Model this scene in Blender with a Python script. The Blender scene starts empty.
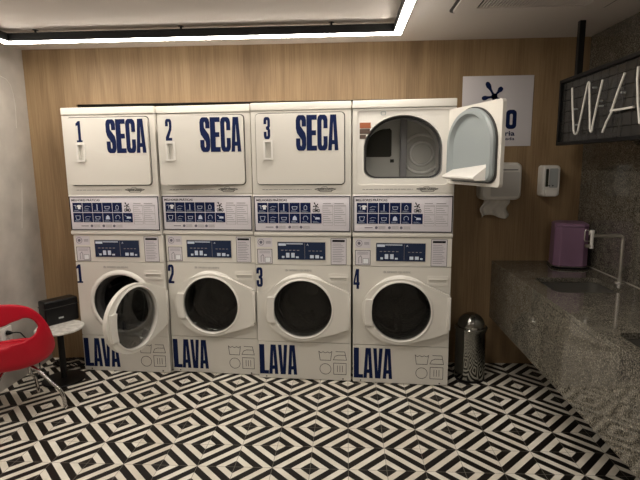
import bpy, bmesh, math, random
from mathutils import Vector, Matrix
from mathutils.geometry import tessellate_polygon

random.seed(7)
scene = bpy.context.scene
COL = scene.collection
R = math.radians
PI = math.pi

# ------------------------------------------------------------------ camera
cam_data = bpy.data.cameras.new('camera')
cam = bpy.data.objects.new('camera', cam_data)
COL.objects.link(cam)
scene.camera = cam
cam_data.sensor_width = 36.0
cam_data.lens = 487.6 / 640 * 36.0
cam_data.clip_start = 0.02
yaw, pitch, roll = -0.0555, 0.1591, -0.0101
f = Vector((math.sin(yaw) * math.cos(pitch), math.cos(yaw) * math.cos(pitch), -math.sin(pitch)))
r = Vector((math.cos(yaw), -math.sin(yaw), 0))
u = r.cross(f)
r2 = r * math.cos(roll) + u * math.sin(roll)
u2 = u * math.cos(roll) - r * math.sin(roll)
mw = Matrix((r2, u2, -f)).transposed().to_4x4()
mw.translation = Vector((-0.0067, -2.9248, 1.5866))
cam.matrix_world = mw

# ------------------------------------------------------------------ world, exposure, lamp strength
world = bpy.data.worlds.new('world')
scene.world = world
world.use_nodes = True
world.node_tree.nodes['Background'].inputs[0].default_value = (0.9, 0.85, 0.8, 1)
world.node_tree.nodes['Background'].inputs[1].default_value = 0.02
scene.view_settings.view_transform = 'Standard'
scene.view_settings.look = 'None'
scene.view_settings.gamma = 1.0
scene.view_settings.use_curve_mapping = False
scene.view_settings.exposure = 1.74
LED = 13.0
SPOT = 55.0  # strength of the fill lamps added behind the camera

# ------------------------------------------------------------------ materials
def new_mat(name):
    m = bpy.data.materials.new(name)
    m.use_nodes = True
    nt = m.node_tree
    return m, nt, nt.nodes['Principled BSDF']

def flat(name, col, rough=0.5, metal=0.0, var=0.0, scale=30.0, bump=0.0, coat=0.0, spec=0.5):
    m, nt, b = new_mat(name)
    b.inputs['Specular IOR Level'].default_value = spec
    b.inputs['Base Color'].default_value = (*col, 1)
    b.inputs['Roughness'].default_value = rough
    b.inputs['Metallic'].default_value = metal
    if coat:
        b.inputs['Coat Weight'].default_value = coat
        b.inputs['Coat Roughness'].default_value = 0.08
    if var or bump:
        tc = nt.nodes.new('ShaderNodeTexCoord')
        n = nt.nodes.new('ShaderNodeTexNoise')
        n.inputs['Scale'].default_value = scale
        n.inputs['Detail'].default_value = 4
        nt.links.new(tc.outputs['Object'], n.inputs['Vector'])
        if var:
            rp = nt.nodes.new('ShaderNodeValToRGB')
            rp.color_ramp.elements[0].position = 0.3
            rp.color_ramp.elements[1].position = 0.7
            rp.color_ramp.elements[0].color = (*[c * (1 - var) for c in col], 1)
            rp.color_ramp.elements[1].color = (*[min(1, c * (1 + var)) for c in col], 1)
            nt.links.new(n.outputs['Fac'], rp.inputs['Fac'])
            nt.links.new(rp.outputs['Color'], b.inputs['Base Color'])
        if bump:
            bp = nt.nodes.new('ShaderNodeBump')
            bp.inputs['Strength'].default_value = bump
            bp.inputs['Distance'].default_value = 0.002
            nt.links.new(n.outputs['Fac'], bp.inputs['Height'])
            nt.links.new(bp.outputs['Normal'], b.inputs['Normal'])
    return m

def math_node(nt, op, a, b=None):
    n = nt.nodes.new('ShaderNodeMath')
    n.operation = op
    for i, v in enumerate((a, b)):
        if v is None:
            continue
        if isinstance(v, (int, float)):
            n.inputs[i].default_value = v
        else:
            nt.links.new(v, n.inputs[i])
    return n.outputs[0]

def floor_material():
    m, nt, b = new_mat('diamond_tiles')
    tc = nt.nodes.new('ShaderNodeTexCoord')
    sp = nt.nodes.new('ShaderNodeSeparateXYZ')
    nt.links.new(tc.outputs['Object'], sp.inputs[0])
    U = math_node(nt, 'DIVIDE', sp.outputs['X'], 0.2)
    V = math_node(nt, 'DIVIDE', sp.outputs['Y'], 0.2)
    pu = math_node(nt, 'PINGPONG', U, 1.0)
    pv = math_node(nt, 'PINGPONG', V, 1.0)
    s = math_node(nt, 'ADD', pu, pv)
    band = math_node(nt, 'GREATER_THAN', math_node(nt, 'FRACT', math_node(nt, 'MULTIPLY', math_node(nt, 'MINIMUM', s, 1.9999), 2.0)), 0.47)
    # grout seams between the square tiles
    eu = math_node(nt, 'PINGPONG', U, 0.5)
    ev = math_node(nt, 'PINGPONG', V, 0.5)
    seam = math_node(nt, 'LESS_THAN', math_node(nt, 'MINIMUM', eu, ev), 0.006)
    nz = nt.nodes.new('ShaderNodeTexNoise')
    nz.inputs['Scale'].default_value = 9
    nz.inputs['Detail'].default_value = 6
    nt.links.new(tc.outputs['Object'], nz.inputs['Vector'])
    # tone of each tile
    fl = nt.nodes.new('ShaderNodeVectorMath'); fl.operation = 'SCALE'
    fl.inputs['Scale'].default_value = 5.0
    nt.links.new(tc.outputs['Object'], fl.inputs[0])
    fl2 = nt.nodes.new('ShaderNodeVectorMath'); fl2.operation = 'FLOOR'
    nt.links.new(fl.outputs[0], fl2.inputs[0])
    wn = nt.nodes.new('ShaderNodeTexWhiteNoise'); wn.noise_dimensions = '2D'
    nt.links.new(fl2.outputs[0], wn.inputs['Vector'])
    cr = nt.nodes.new('ShaderNodeValToRGB')
    cr.color_ramp.elements[0].position = 0.3
    cr.color_ramp.elements[0].color = (0.74, 0.70, 0.60, 1)
    cr.color_ramp.elements[1].position = 0.7
    cr.color_ramp.elements[1].color = (0.86, 0.83, 0.75, 1)
    nt.links.new(nz.outputs['Fac'], cr.inputs['Fac'])
    tone = nt.nodes.new('ShaderNodeMix'); tone.data_type = 'RGBA'; tone.blend_type = 'MULTIPLY'
    tone.inputs['Factor'].default_value = 1.0
    tr = nt.nodes.new('ShaderNodeValToRGB')
    tr.color_ramp.elements[0].color = (0.86, 0.83, 0.80, 1)
    tr.color_ramp.elements[1].color = (1, 1, 1, 1)
    nt.links.new(wn.outputs['Value'], tr.inputs['Fac'])
    nt.links.new(cr.outputs['Color'], tone.inputs['A'])
    nt.links.new(tr.outputs['Color'], tone.inputs['B'])
    mx = nt.nodes.new('ShaderNodeMix'); mx.data_type = 'RGBA'
    nt.links.new(band, mx.inputs['Factor'])
    nt.links.new(tone.outputs['Result'], mx.inputs['A'])
    mx.inputs['B'].default_value = (0.009, 0.0075, 0.006, 1)
    m2 = nt.nodes.new('ShaderNodeMix'); m2.data_type = 'RGBA'
    nt.links.new(seam, m2.inputs['Factor'])
    nt.links.new(mx.outputs['Result'], m2.inputs['A'])
    m2.inputs['B'].default_value = (0.22, 0.20, 0.17, 1)
    nt.links.new(m2.outputs['Result'], b.inputs['Base Color'])
    b.inputs['Roughness'].default_value = 0.42
    b.inputs['Specular IOR Level'].default_value = 0.25
    return m

def wood_material():
    m, nt, b = new_mat('oak_panel')
    tc = nt.nodes.new('ShaderNodeTexCoord')
    mp = nt.nodes.new('ShaderNodeMapping')
    mp.inputs['Scale'].default_value = (5, 5, 0.55)
    nt.links.new(tc.outputs['Object'], mp.inputs['Vector'])
    n1 = nt.nodes.new('ShaderNodeTexNoise')
    n1.inputs['Scale'].default_value = 1.6
    n1.inputs['Detail'].default_value = 8
    n1.inputs['Distortion'].default_value = 0.6
    nt.links.new(mp.outputs[0], n1.inputs['Vector'])
    mp2 = nt.nodes.new('ShaderNodeMapping')
    mp2.inputs['Scale'].default_value = (90, 90, 2.2)
    nt.links.new(tc.outputs['Object'], mp2.inputs['Vector'])
    n2 = nt.nodes.new('ShaderNodeTexNoise')
    n2.inputs['Scale'].default_value = 1.4
    n2.inputs['Detail'].default_value = 5
    nt.links.new(mp2.outputs[0], n2.inputs['Vector'])
    add = math_node(nt, 'ADD', math_node(nt, 'MULTIPLY', n1.outputs['Fac'], 0.66), math_node(nt, 'MULTIPLY', n2.outputs['Fac'], 0.34))
    cr = nt.nodes.new('ShaderNodeValToRGB')
    e = cr.color_ramp.elements
    e[0].position = 0.34; e[0].color = (0.190, 0.119, 0.058, 1)
    e[1].position = 0.66; e[1].color = (0.375, 0.258, 0.140, 1)
    k = e.new(0.5); k.color = (0.285, 0.189, 0.098, 1)
    nt.links.new(add, cr.inputs['Fac'])
    nt.links.new(cr.outputs['Color'], b.inputs['Base Color'])
    b.inputs['Roughness'].default_value = 0.55
    bp = nt.nodes.new('ShaderNodeBump'); bp.inputs['Strength'].default_value = 0.15
    bp.inputs['Distance'].default_value = 0.001
    nt.links.new(n2.outputs['Fac'], bp.inputs['Height'])
    nt.links.new(bp.outputs['Normal'], b.inputs['Normal'])
    return m

def granite_material(name, rough, dark=1.0):
    m, nt, b = new_mat(name)
    tc = nt.nodes.new('ShaderNodeTexCoord')
    n1 = nt.nodes.new('ShaderNodeTexNoise')
    n1.inputs['Scale'].default_value = 170
    n1.inputs['Detail'].default_value = 3
    nt.links.new(tc.outputs['Object'], n1.inputs['Vector'])
    n2 = nt.nodes.new('ShaderNodeTexNoise')
    n2.inputs['Scale'].default_value = 14
    n2.inputs['Detail'].default_value = 6
    nt.links.new(tc.outputs['Object'], n2.inputs['Vector'])
    v = math_node(nt, 'ADD', math_node(nt, 'MULTIPLY', n1.outputs['Fac'], 0.85), math_node(nt, 'MULTIPLY', n2.outputs['Fac'], 0.15))
    cr = nt.nodes.new('ShaderNodeValToRGB')
    e = cr.color_ramp.elements
    e[0].position = 0.36; e[0].color = (0.035 * dark, 0.032 * dark, 0.025 * dark, 1)
    e[1].position = 0.66; e[1].color = (0.300 * dark, 0.275 * dark, 0.225 * dark, 1)
    k = e.new(0.5); k.color = (0.120 * dark, 0.110 * dark, 0.088 * dark, 1)
    nt.links.new(v, cr.inputs['Fac'])
    nt.links.new(cr.outputs['Color'], b.inputs['Base Color'])
    b.inputs['Roughness'].default_value = rough
    b.inputs['IOR'].default_value = 1.85
    return m

def glass_material(name, tint, rough=0.02, ior=1.5):
    m, nt, b = new_mat(name)
    nt.nodes.remove(b)
    out = nt.nodes['Material Output']
    tr = nt.nodes.new('ShaderNodeBsdfTransparent'); tr.inputs[0].default_value = (*tint, 1)
    gl = nt.nodes.new('ShaderNodeBsdfGlossy'); gl.inputs['Roughness'].default_value = rough
    gl.inputs['Color'].default_value = (0.95, 0.95, 0.95, 1)
    fr = nt.nodes.new('ShaderNodeFresnel')
    ge = nt.nodes.new('ShaderNodeNewGeometry')
    mi = nt.nodes.new('ShaderNodeMix')          # a thin pane reflects alike from both sides
    mi.inputs['A'].default_value = ior
    mi.inputs['B'].default_value = 1.0 / ior
    nt.links.new(ge.outputs['Backfacing'], mi.inputs['Factor'])
    nt.links.new(mi.outputs['Result'], fr.inputs['IOR'])
    mx = nt.nodes.new('ShaderNodeMixShader')
    nt.links.new(fr.outputs[0], mx.inputs[0])
    nt.links.new(tr.outputs[0], mx.inputs[1])
    nt.links.new(gl.outputs[0], mx.inputs[2])
    nt.links.new(mx.outputs[0], out.inputs['Surface'])
    return m

def emit_material(name, col, strength):
    m, nt, b = new_mat(name)
    b.inputs['Base Color'].default_value = (0.8, 0.8, 0.8, 1)
    b.inputs['Emission Color'].default_value = (*col, 1)
    b.inputs['Emission Strength'].default_value = strength
    return m

M_FLOOR = floor_material()
M_WOOD = wood_material()
M_GRAN_WALL = granite_material('granite_wall', 0.09, 0.85)
M_GRAN_TOP = granite_material('granite_counter', 0.06, 0.95)
M_CONC = flat('burnt_cement', (0.49, 0.46, 0.42), 0.6, var=0.22, scale=3.5, bump=0.3)
M_CEIL = flat('ceiling_paint', (0.61, 0.56, 0.52), 0.85, var=0.02, scale=2)
M_CEIL2 = flat('front_wall_paint', (0.50, 0.46, 0.41), 0.85)
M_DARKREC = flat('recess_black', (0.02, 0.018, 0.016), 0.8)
M_WHITE = flat('enamel', (0.70, 0.675, 0.62), 0.32, coat=0.15)
M_WHITE2 = flat('enamel_lid', (0.74, 0.715, 0.66), 0.3, coat=0.15)
M_PLASTIC = flat('white_plastic', (0.78, 0.76, 0.72), 0.3)
M_PLASTIC_D = flat('ivory_plastic', (0.62, 0.60, 0.55), 0.35)
M_TRIM = flat('door_trim_plastic', (0.80, 0.78, 0.73), 0.25, coat=0.2)
M_NAVY = flat('navy_vinyl', (0.005, 0.013, 0.065), 0.6, spec=0.15)
M_INK = flat('black_ink', (0.008, 0.008, 0.013), 0.6, spec=0.15)
M_BOARD = flat('board_paper', (0.74, 0.71, 0.76), 0.45)
M_STICK = flat('sticker_paper', (0.68, 0.65, 0.69), 0.5)
M_STICKTXT = flat('sticker_print', (0.15, 0.145, 0.19), 0.5)
M_GREYPRINT = flat('grey_print', (0.24, 0.235, 0.24), 0.5)
M_PALE = flat('pale_print', (0.62, 0.68, 0.82), 0.5)
M_WHITEPRINT = flat('white_print', (0.85, 0.87, 0.9), 0.5)
M_DISP = flat('display_blue', (0.012, 0.024, 0.065), 0.25)
M_DISP2 = flat('display_buttons', (0.62, 0.70, 0.82), 0.4)
M_RUBBER = flat('rubber', (0.035, 0.034, 0.034), 0.6)
M_BLACK = flat('black_plastic', (0.005, 0.005, 0.0055), 0.35, spec=0.3)
M_BLACKM = flat('black_metal', (0.012, 0.012, 0.012), 0.45, metal=0.3, spec=0.3)
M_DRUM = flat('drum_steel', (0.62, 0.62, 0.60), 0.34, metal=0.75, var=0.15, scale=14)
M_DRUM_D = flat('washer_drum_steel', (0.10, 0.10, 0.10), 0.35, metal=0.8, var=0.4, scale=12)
M_DRY_IN = flat('dryer_back_plate', (0.46, 0.46, 0.43), 0.4, metal=0.4)
M_PAN = flat('door_pan_paint', (0.30, 0.335, 0.34), 0.38, coat=0.1)
M_CHROME = flat('chrome', (0.85, 0.83, 0.80), 0.28, metal=1.0)
M_CHROME_L = flat('leg_chrome', (0.62, 0.60, 0.58), 0.12, metal=1.0)
M_CHROME_D = flat('smoked_steel', (0.27, 0.27, 0.25), 0.06, metal=1.0)
M_STEEL = flat('sink_steel', (0.22, 0.21, 0.19), 0.35, metal=0.7)
M_RED = flat('red_plastic', (0.50, 0.004, 0.020), 0.38, spec=0.35)
M_PURPLE = flat('purple_plastic', (0.25, 0.14, 0.23), 0.35)
M_TABLE = flat('white_marble', (0.62, 0.60, 0.56), 0.3, var=0.25, scale=25)
M_PAPER = flat('paper', (0.66, 0.63, 0.58), 0.9)
M_POSTER = flat('poster_white', (0.70, 0.67, 0.69), 0.5)
M_NEON = flat('neon_tube', (0.90, 0.88, 0.82), 0.25)
M_ACRY = flat('sign_backing', (0.040, 0.038, 0.034), 0.22)
M_CAULK = flat('caulk', (0.40, 0.37, 0.32), 0.5)
M_ORANGE = flat('warning_orange', (0.35, 0.10, 0.035), 0.5)
M_BROWNLBL = flat('warning_brown', (0.09, 0.055, 0.04), 0.5)
M_SMOKE = flat('smoked_window', (0.03, 0.032, 0.025), 0.15)
M_GREYWIN = flat('milky_window', (0.58, 0.57, 0.55), 0.3)
M_GREYLBL = flat('grey_label', (0.38, 0.40, 0.40), 0.4)
M_GLASS = glass_material('door_glass', (0.45, 0.45, 0.44), 0.03, 1.42)
M_GLASS_C = glass_material('clear_bowl_glass', (0.34, 0.35, 0.35), 0.05, 1.8)
M_FILL = emit_material('fill_lamp_glow', (1.0, 0.93, 0.85), SPOT)  # glow of the added fill lamps
M_LED = emit_material('led_diffuser', (1.0, 0.92, 0.82), LED)

# ------------------------------------------------------------------ geometry helpers
class MB:
    def __init__(self):
        self.bm = bmesh.new()

    def _faces(self, before, mi):
        for fc in self.bm.faces:
            if fc not in before:
                fc.material_index = mi

    def box(self, x0, x1, y0, y1, z0, z1, mi=0, bev=0.0, seg=2):
        t = bmesh.new()
        bmesh.ops.create_cube(t, size=1)
        for v in t.verts:
            v.co = Vector(((x0 + x1) / 2 + v.co.x * (x1 - x0), (y0 + y1) / 2 + v.co.y * (y1 - y0), (z0 + z1) / 2 + v.co.z * (z1 - z0)))
        if bev:
            bmesh.ops.bevel(t, geom=t.edges[:], offset=bev, segments=seg, affect='EDGES', profile=0.6)
        self.merge(t, mi)
        return self

    def merge(self, t, mi=None, mat=None):
        vs = {}
        for v in t.verts:
            vs[v] = self.bm.verts.new(mat @ v.co if mat else v.co)
        for fc in t.faces:
            try:
                nf = self.bm.faces.new([vs[v] for v in fc.verts])
                nf.material_index = fc.material_index if mi is None else mi
            except ValueError:
                pass
        t.free()

    def plate(self, outer, holes, y0, y1, mi=0, plane='xz'):
        loops = [outer] + list(holes)
        flatp = [p for l in loops for p in l]
        tris = tessellate_polygon([[Vector((p[0], p[1], 0)) for p in l] for l in loops])
        def P(p, d):
            return Vector((p[0], d, p[1])) if plane == 'xz' else (Vector((p[0], p[1], d)) if plane == 'xy' else Vector((d, p[0], p[1])))
        va = [self.bm.verts.new(P(p, y0)) for p in flatp]
        vb = [self.bm.verts.new(P(p, y1)) for p in flatp]
        for t in tris:
            for vs, rev in ((va, False), (vb, True)):
                q = [vs[i] for i in (reversed(t) if rev else t)]
                try:
                    self.bm.faces.new(q).material_index = mi
                except ValueError:
                    pass
        k = 0
        for l in loops:
            n = len(l)
            for i in range(n):
                a, b = k + i, k + (i + 1) % n
                try:
                    self.bm.faces.new((va[a], va[b], vb[b], vb[a])).material_index = mi
                except ValueError:
                    pass
            k += n
        return self

    def strokes(self, pts, w, y0, y1, mi=0, closed=False):
        n = len(pts)
        for i in range(n if closed else n - 1):
            a = Vector(pts[i]); b = Vector(pts[(i + 1) % n])
            d = b - a
            if d.length < 1e-6:
                continue
            d.normalize(); nn = Vector((-d.y, d.x)) * w / 2; e = d * w / 2
            self.plate([tuple(a - e + nn), tuple(b + e + nn), tuple(b + e - nn), tuple(a - e - nn)], [], y0, y1, mi)
        return self

    def lathe(self, prof, axis_o, axis='y', seg=48, mi=0, closed=False, sx=1.0, sz=1.0):
        """prof: list of (radius, along)"""
        rings = []
        for (rad, al) in prof:
            ring = []
            for k in range(seg):
                a = 2 * PI * k / seg
                c, s = math.cos(a) * rad * sx, math.sin(a) * rad * sz
                if axis == 'y':
                    p = Vector((axis_o[0] + c, axis_o[1] + al, axis_o[2] + s))
                elif axis == 'z':
                    p = Vector((axis_o[0] + c, axis_o[1] + s, axis_o[2] + al))
                else:
                    p = Vector((axis_o[0] + al, axis_o[1] + c, axis_o[2] + s))
                ring.append(self.bm.verts.new(p))
            rings.append(ring)
        m = len(rings)
        for i in range(m if closed else m - 1):
            A, B = rings[i], rings[(i + 1) % m]
            for k in range(seg):
                k2 = (k + 1) % seg
                self.bm.faces.new((A[k], A[k2], B[k2], B[k])).material_index = mi
        if not closed:
            for ring in (rings[0], rings[-1]):
                if (ring[0].co - ring[seg // 2].co).length > 1e-5 and prof[0 if ring is rings[0] else -1][0] > 0.0:
                    pass
        return self

    def cap(self, rad, axis_o, al, axis='y', seg=48, mi=0, sx=1.0, sz=1.0):
        self.lathe([(rad, al), (1e-4, al)], axis_o, axis, seg, mi, sx=sx, sz=sz)
        return self

    def tube(self, pts, rad, seg=10, mi=0, closed=False, caps=True):
        pts = [Vector(p) for p in pts]
        n = len(pts)
        rr = rad if isinstance(rad, (list, tuple)) else [rad] * n
        rings = []
        prev = None
        for i, p in enumerate(pts):
            if closed:
                t = pts[(i + 1) % n] - pts[i - 1]
            else:
                t = pts[min(i + 1, n - 1)] - pts[max(i - 1, 0)]
            t.normalize()
            if prev is None:
                ref = Vector((0, 0, 1)) if abs(t.z) < 0.9 else Vector((1, 0, 0))
                nrm = t.cross(ref).normalized()
            else:
                nrm = (prev - t * prev.dot(t)).normalized()
            prev = nrm
            bn = t.cross(nrm)
            rings.append([self.bm.verts.new(p + (nrm * math.cos(2 * PI * k / seg) + bn * math.sin(2 * PI * k / seg)) * rr[i]) for k in range(seg)])
        for i in range(n if closed else n - 1):
            A, B = rings[i], rings[(i + 1) % n]
            for k in range(seg):
                k2 = (k + 1) % seg
                self.bm.faces.new((A[k], A[k2], B[k2], B[k])).material_index = mi
        if caps and not closed:
            self.bm.faces.new(rings[0]).material_index = mi
            self.bm.faces.new(list(reversed(rings[-1]))).material_index = mi
        return self

    def text(self, s, x, z, h, y0, depth, mi=0, width=None, bold=0.0, align='LEFT'):
        cu = bpy.data.curves.new('tmp_text', 'FONT')
        cu.body = s
        cu.size = h / 0.7
        cu.extrude = depth / 2
        cu.offset = bold
        cu.align_x = align
        cu.resolution_u = 3
        ob = bpy.data.objects.new('tmp_text', cu)
        me = bpy.data.meshes.new_from_object(ob)
        bpy.data.objects.remove(ob)
        bpy.data.curves.remove(cu)
        t = bmesh.new(); t.from_mesh(me); bpy.data.meshes.remove(me)
        xs = [v.co.x for v in t.verts]
        k = 1.0
        if width and xs:
            k = width / (max(xs) - min(xs))
        x_off = min(xs) if (align == 'LEFT' and xs) else 0
        for v in t.verts:
            v.co = Vector((x + (v.co.x - x_off) * k, y0 - v.co.z, z + v.co.y))
        self.merge(t, mi)
        return self

    def build(self, name, mats, parent=None, off=(0, 0, 0), smooth=35, bev=0, loc=None, normals=True):
        bm = self.bm
        o = Vector(off)
        for v in bm.verts:
            v.co -= o
        if normals:
            bmesh.ops.recalc_face_normals(bm, faces=bm.faces[:])
        me = bpy.data.meshes.new(name)
        bm.to_mesh(me); bm.free()
        for m in (mats if isinstance(mats, (list, tuple)) else [mats]):
            me.materials.append(m)
        if smooth:
            me.shade_smooth()
            me.set_sharp_from_angle(angle=R(smooth))
        ob = bpy.data.objects.new(name, me)
        COL.objects.link(ob)
        if parent:
            ob.parent = parent
        if loc is not None:
            ob.location = loc
        if bev:
            md = ob.modifiers.new('bevel', 'BEVEL')
            md.width = bev; md.segments = 2; md.limit_method = 'ANGLE'; md.angle_limit = R(40)
            md.harden_normals = bool(smooth)
        return ob

def tag(o, label, cat, group=None):
    o['label'] = label; o['category'] = cat
    if group:
        o['group'] = group
    return o

def thing(name, label, cat, loc=(0, 0, 0), rotz=0.0, group=None):
    o = bpy.data.objects.new(name, None)
    o.empty_display_size = 0.1
    COL.objects.link(o)
    o.location = loc; o.rotation_euler = (0, 0, rotz)
    return tag(o, label, cat, group)

def struct(name, mb, mat, **k):
    o = mb.build(name, mat, **k)
    o['kind'] = 'structure'
    return o

def arc(cx, cz, rx, rz, a0, a1, n):
    return [(cx + rx * math.cos(R(a0 + (a1 - a0) * i / n)), cz + rz * math.sin(R(a0 + (a1 - a0) * i / n))) for i in range(n + 1)]

def rrect(x0, x1, z0, z1, rad, n=6):
    return (arc(x1 - rad, z1 - rad, rad, rad, 0, 90, n) + arc(x0 + rad, z1 - rad, rad, rad, 90, 180, n)
            + arc(x0 + rad, z0 + rad, rad, rad, 180, 270, n) + arc(x1 - rad, z0 + rad, rad, rad, 270, 360, n))

def circle(cx, cz, rad, n=48):
    return [(cx + rad * math.cos(2 * PI * i / n), cz + rad * math.sin(2 * PI * i / n)) for i in range(n)]

def dshape(cx, hw, z0, z1, zm, rb, n=20):
    return (arc(cx, zm, hw, z1 - zm, 0, 180, n * 2) + arc(cx - hw + rb, z0 + rb * 0.75, rb, rb * 0.75, 180, 270, 8)
            + arc(cx + hw - rb, z0 + rb * 0.75, rb, rb * 0.75, 270, 360, 8))

# condensed heavy lettering, unit box polygons
GLYPH = {
    'L': ([(0, 0), (1, 0), (1, .12), (.55, .12), (.55, 1), (0, 1)], []),
    'A': ([(0, 0), (.36, 0), (.39, .17), (.61, .17), (.64, 0), (1, 0), (.78, 1), (.22, 1)], [[(.42, .29), (.58, .29), (.5, .82)]]),
    'V': ([(.22, 0), (.78, 0), (1, 1), (.63, 1), (.5, .22), (.37, 1), (0, 1)], []),
    'E': ([(0, 0), (1, 0), (1, .14), (.52, .14), (.52, .43), (.92, .43), (.92, .57), (.52, .57), (.52, .86), (1, .86), (1, 1), (0, 1)], []),
    'C': ([(1, .62), (1, .86), (.92, .95), (.75, 1), (.25, 1), (.08, .95), (0, .86), (0, .14), (.08, .05), (.25, 0), (.75, 0), (.92, .05), (1, .14), (1, .40),
           (.60, .40), (.60, .17), (.5, .12), (.42, .17), (.42, .83), (.5, .88), (.60, .83), (.60, .62)], []),
    'S': ([(0, .15), (.08, .05), (.25, 0), (.75, 0), (.92, .05), (1, .15), (1, .36), (.9, .50), (.44, .70), (.42, .83), (.5, .88), (.58, .83), (.58, .68),
           (1, .68), (1, .86), (.92, .95), (.75, 1), (.25, 1), (.08, .95), (0, .86), (0, .63), (.1, .50), (.56, .30), (.58, .17), (.5, .12), (.42, .17), (.42, .35), (0, .35)], []),
    '1': ([(.05, 0), (1, 0), (1, .09), (.80, .09), (.80, 1), (.45, 1), (.05, .88), (.05, .76), (.36, .80), (.36, .09), (.05, .09)], []),
    '2': ([(0, 0), (1, 0), (1, .13), (.5, .13), (.96, .50), (1, .65), (1, .86), (.92, .95), (.75, 1), (.25, 1), (.08, .95), (0, .86), (0, .66), (.42, .66), (.42, .83),
           (.5, .88), (.6, .83), (.6, .62), (.54, .52), (0, .15)], []),
    '3': ([(0, .15), (.08, .05), (.25, 0), (.75, 0), (.92, .05), (1, .15), (1, .42), (.86, .5), (1, .58), (1, .86), (.92, .95), (.75, 1), (.25, 1), (.08, .95), (0, .86),
           (0, .68), (.42, .68), (.42, .83), (.5, .88), (.6, .83), (.6, .60), (.35, .56), (.35, .44), (.6, .40), (.6, .17), (.5, .12), (.42, .17), (.42, .34), (0, .34)], []),
    '4': ([(.50, 0), (.90, 0), (.90, .2), (1, .2), (1, .33), (.90, .33), (.90, 1), (.42, 1), (0, .33), (0, .2), (.50, .2)], [[(.3, .33), (.50, .33), (.50, .72)]]),
}

def glyphs(mb, s, x0, z0, w, h, y0, y1, gap=0.06, mi=0):
    n = len(s)
    lw = w / (n + gap * (n - 1))
    for i, ch in enumerate(s):
        gx = x0 + i * lw * (1 + gap)
        outer, holes = GLYPH[ch]
        mb.plate([(gx + p[0] * lw, z0 + p[1] * h) for p in outer], [[(gx + p[0] * lw, z0 + p[1] * h) for p in hl] for hl in holes], y0, y1, mi)
    return mb

# ------------------------------------------------------------------ room shell
XL, XR, YB, YF, ZC = -2.45, 1.72, 0.80, -4.6, 2.44
struct('floor', MB().box(XL - .1, XR + .1, YF - .1, 1.5, -0.1, 0), M_FLOOR, smooth=0)
NX0, NX1, NZ = -2.062, 0.782, 2.036
wb = MB().plate([(XL - .1, 0), (NX0, 0), (NX0, NZ), (NX1, NZ), (NX1, 0), (XR + .1, 0), (XR + .1, ZC), (XL - .1, ZC)], [], YB, YB + 0.02)
struct('wall_back', wb, M_WOOD, smooth=0)
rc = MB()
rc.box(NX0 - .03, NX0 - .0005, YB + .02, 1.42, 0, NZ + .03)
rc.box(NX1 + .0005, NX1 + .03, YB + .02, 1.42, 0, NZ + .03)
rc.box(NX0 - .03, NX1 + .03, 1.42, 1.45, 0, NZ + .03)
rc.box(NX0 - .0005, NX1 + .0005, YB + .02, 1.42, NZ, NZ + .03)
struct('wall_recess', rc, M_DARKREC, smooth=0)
struct('wall_left', MB().box(XL - .1, XL, YF, YB, 0, ZC), M_CONC, smooth=0)
struct('wall_right', MB().box(XR, XR + .1, YF, YB, 0, ZC), M_GRAN_WALL, smooth=0)
struct('wall_front', MB().box(XL - .1, XR + .1, YF - .1, YF, 0, ZC), M_CEIL2, smooth=0)
struct('ceiling', MB().box(XL - .1, XR + .1, YF - .1, YB + .02, ZC, ZC + .1), M_CEIL, smooth=0)
# faint filler lines on the concrete
fl = MB()
fl.tube([(XL + .0005, y, z) for y, z in [(0.50, 2.21), (0.532, 2.207), (0.591, 2.196), (0.632, 2.160), (0.650, 2.10), (0.660, 2.023), (0.655, 1.93), (0.649, 1.856)]], 0.0022, 6)
fl.tube([(XL + .0005, y, z) for y, z in [(0.640, 1.451), (0.632, 1.37), (0.619, 1.287), (0.605, 1.20), (0.591, 1.116)]], 0.0020, 6)
struct('wall_filler_line', fl, M_PLASTIC_D)

# ------------------------------------------------------------------ linear pendant light (rectangular loop)
LX0, LX1, LY1, LY0 = -2.225, 0.335, 0.305, -1.1
LZ0, LZ1 = 2.370, 2.420
LW = 0.05
led = thing('linear_light', 'long thin black-sided white light strip bent at a right angle under the ceiling', 'light', ((LX0 + LX1) / 2, (LY0 + LY1) / 2, LZ1))
lo = Vector(led.location)
def frame_loop(x0, x1, y0, y1, w):
    return [(x0, y0), (x1, y0), (x1, y1), (x0, y1)], [[(x0 + w, y0 + w), (x1 - w, y0 + w), (x1 - w, y1 - w), (x0 + w, y1 - w)]]
a_, h_ = frame_loop(LX0, LX1, LY0, LY1, LW)
MB().plate(a_, h_, LZ0, LZ1, plane='xy').build('profile', M_BLACKM, led, lo, smooth=0)
a_, h_ = frame_loop(LX0 + .003, LX1 - .003, LY0 + .003, LY1 - .003, LW - .006)
MB().plate(a_, h_, LZ0 - .007, LZ0 - .0005, plane='xy').build('diffuser', M_LED, led, lo, smooth=0)
for px, py in ((-2.0, .275), (-1.05, .275), (-.1, .275), (.305, -.5), (-2.215, -.5), (-1, -1.07)):
    MB().lathe([(1e-4, LZ1), (.007, LZ1), (.007, ZC - .003), (.018, ZC - .003), (.018, ZC)], (px, py, 0), 'z', 12).build('mount', M_BLACKM, led, lo)

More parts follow.
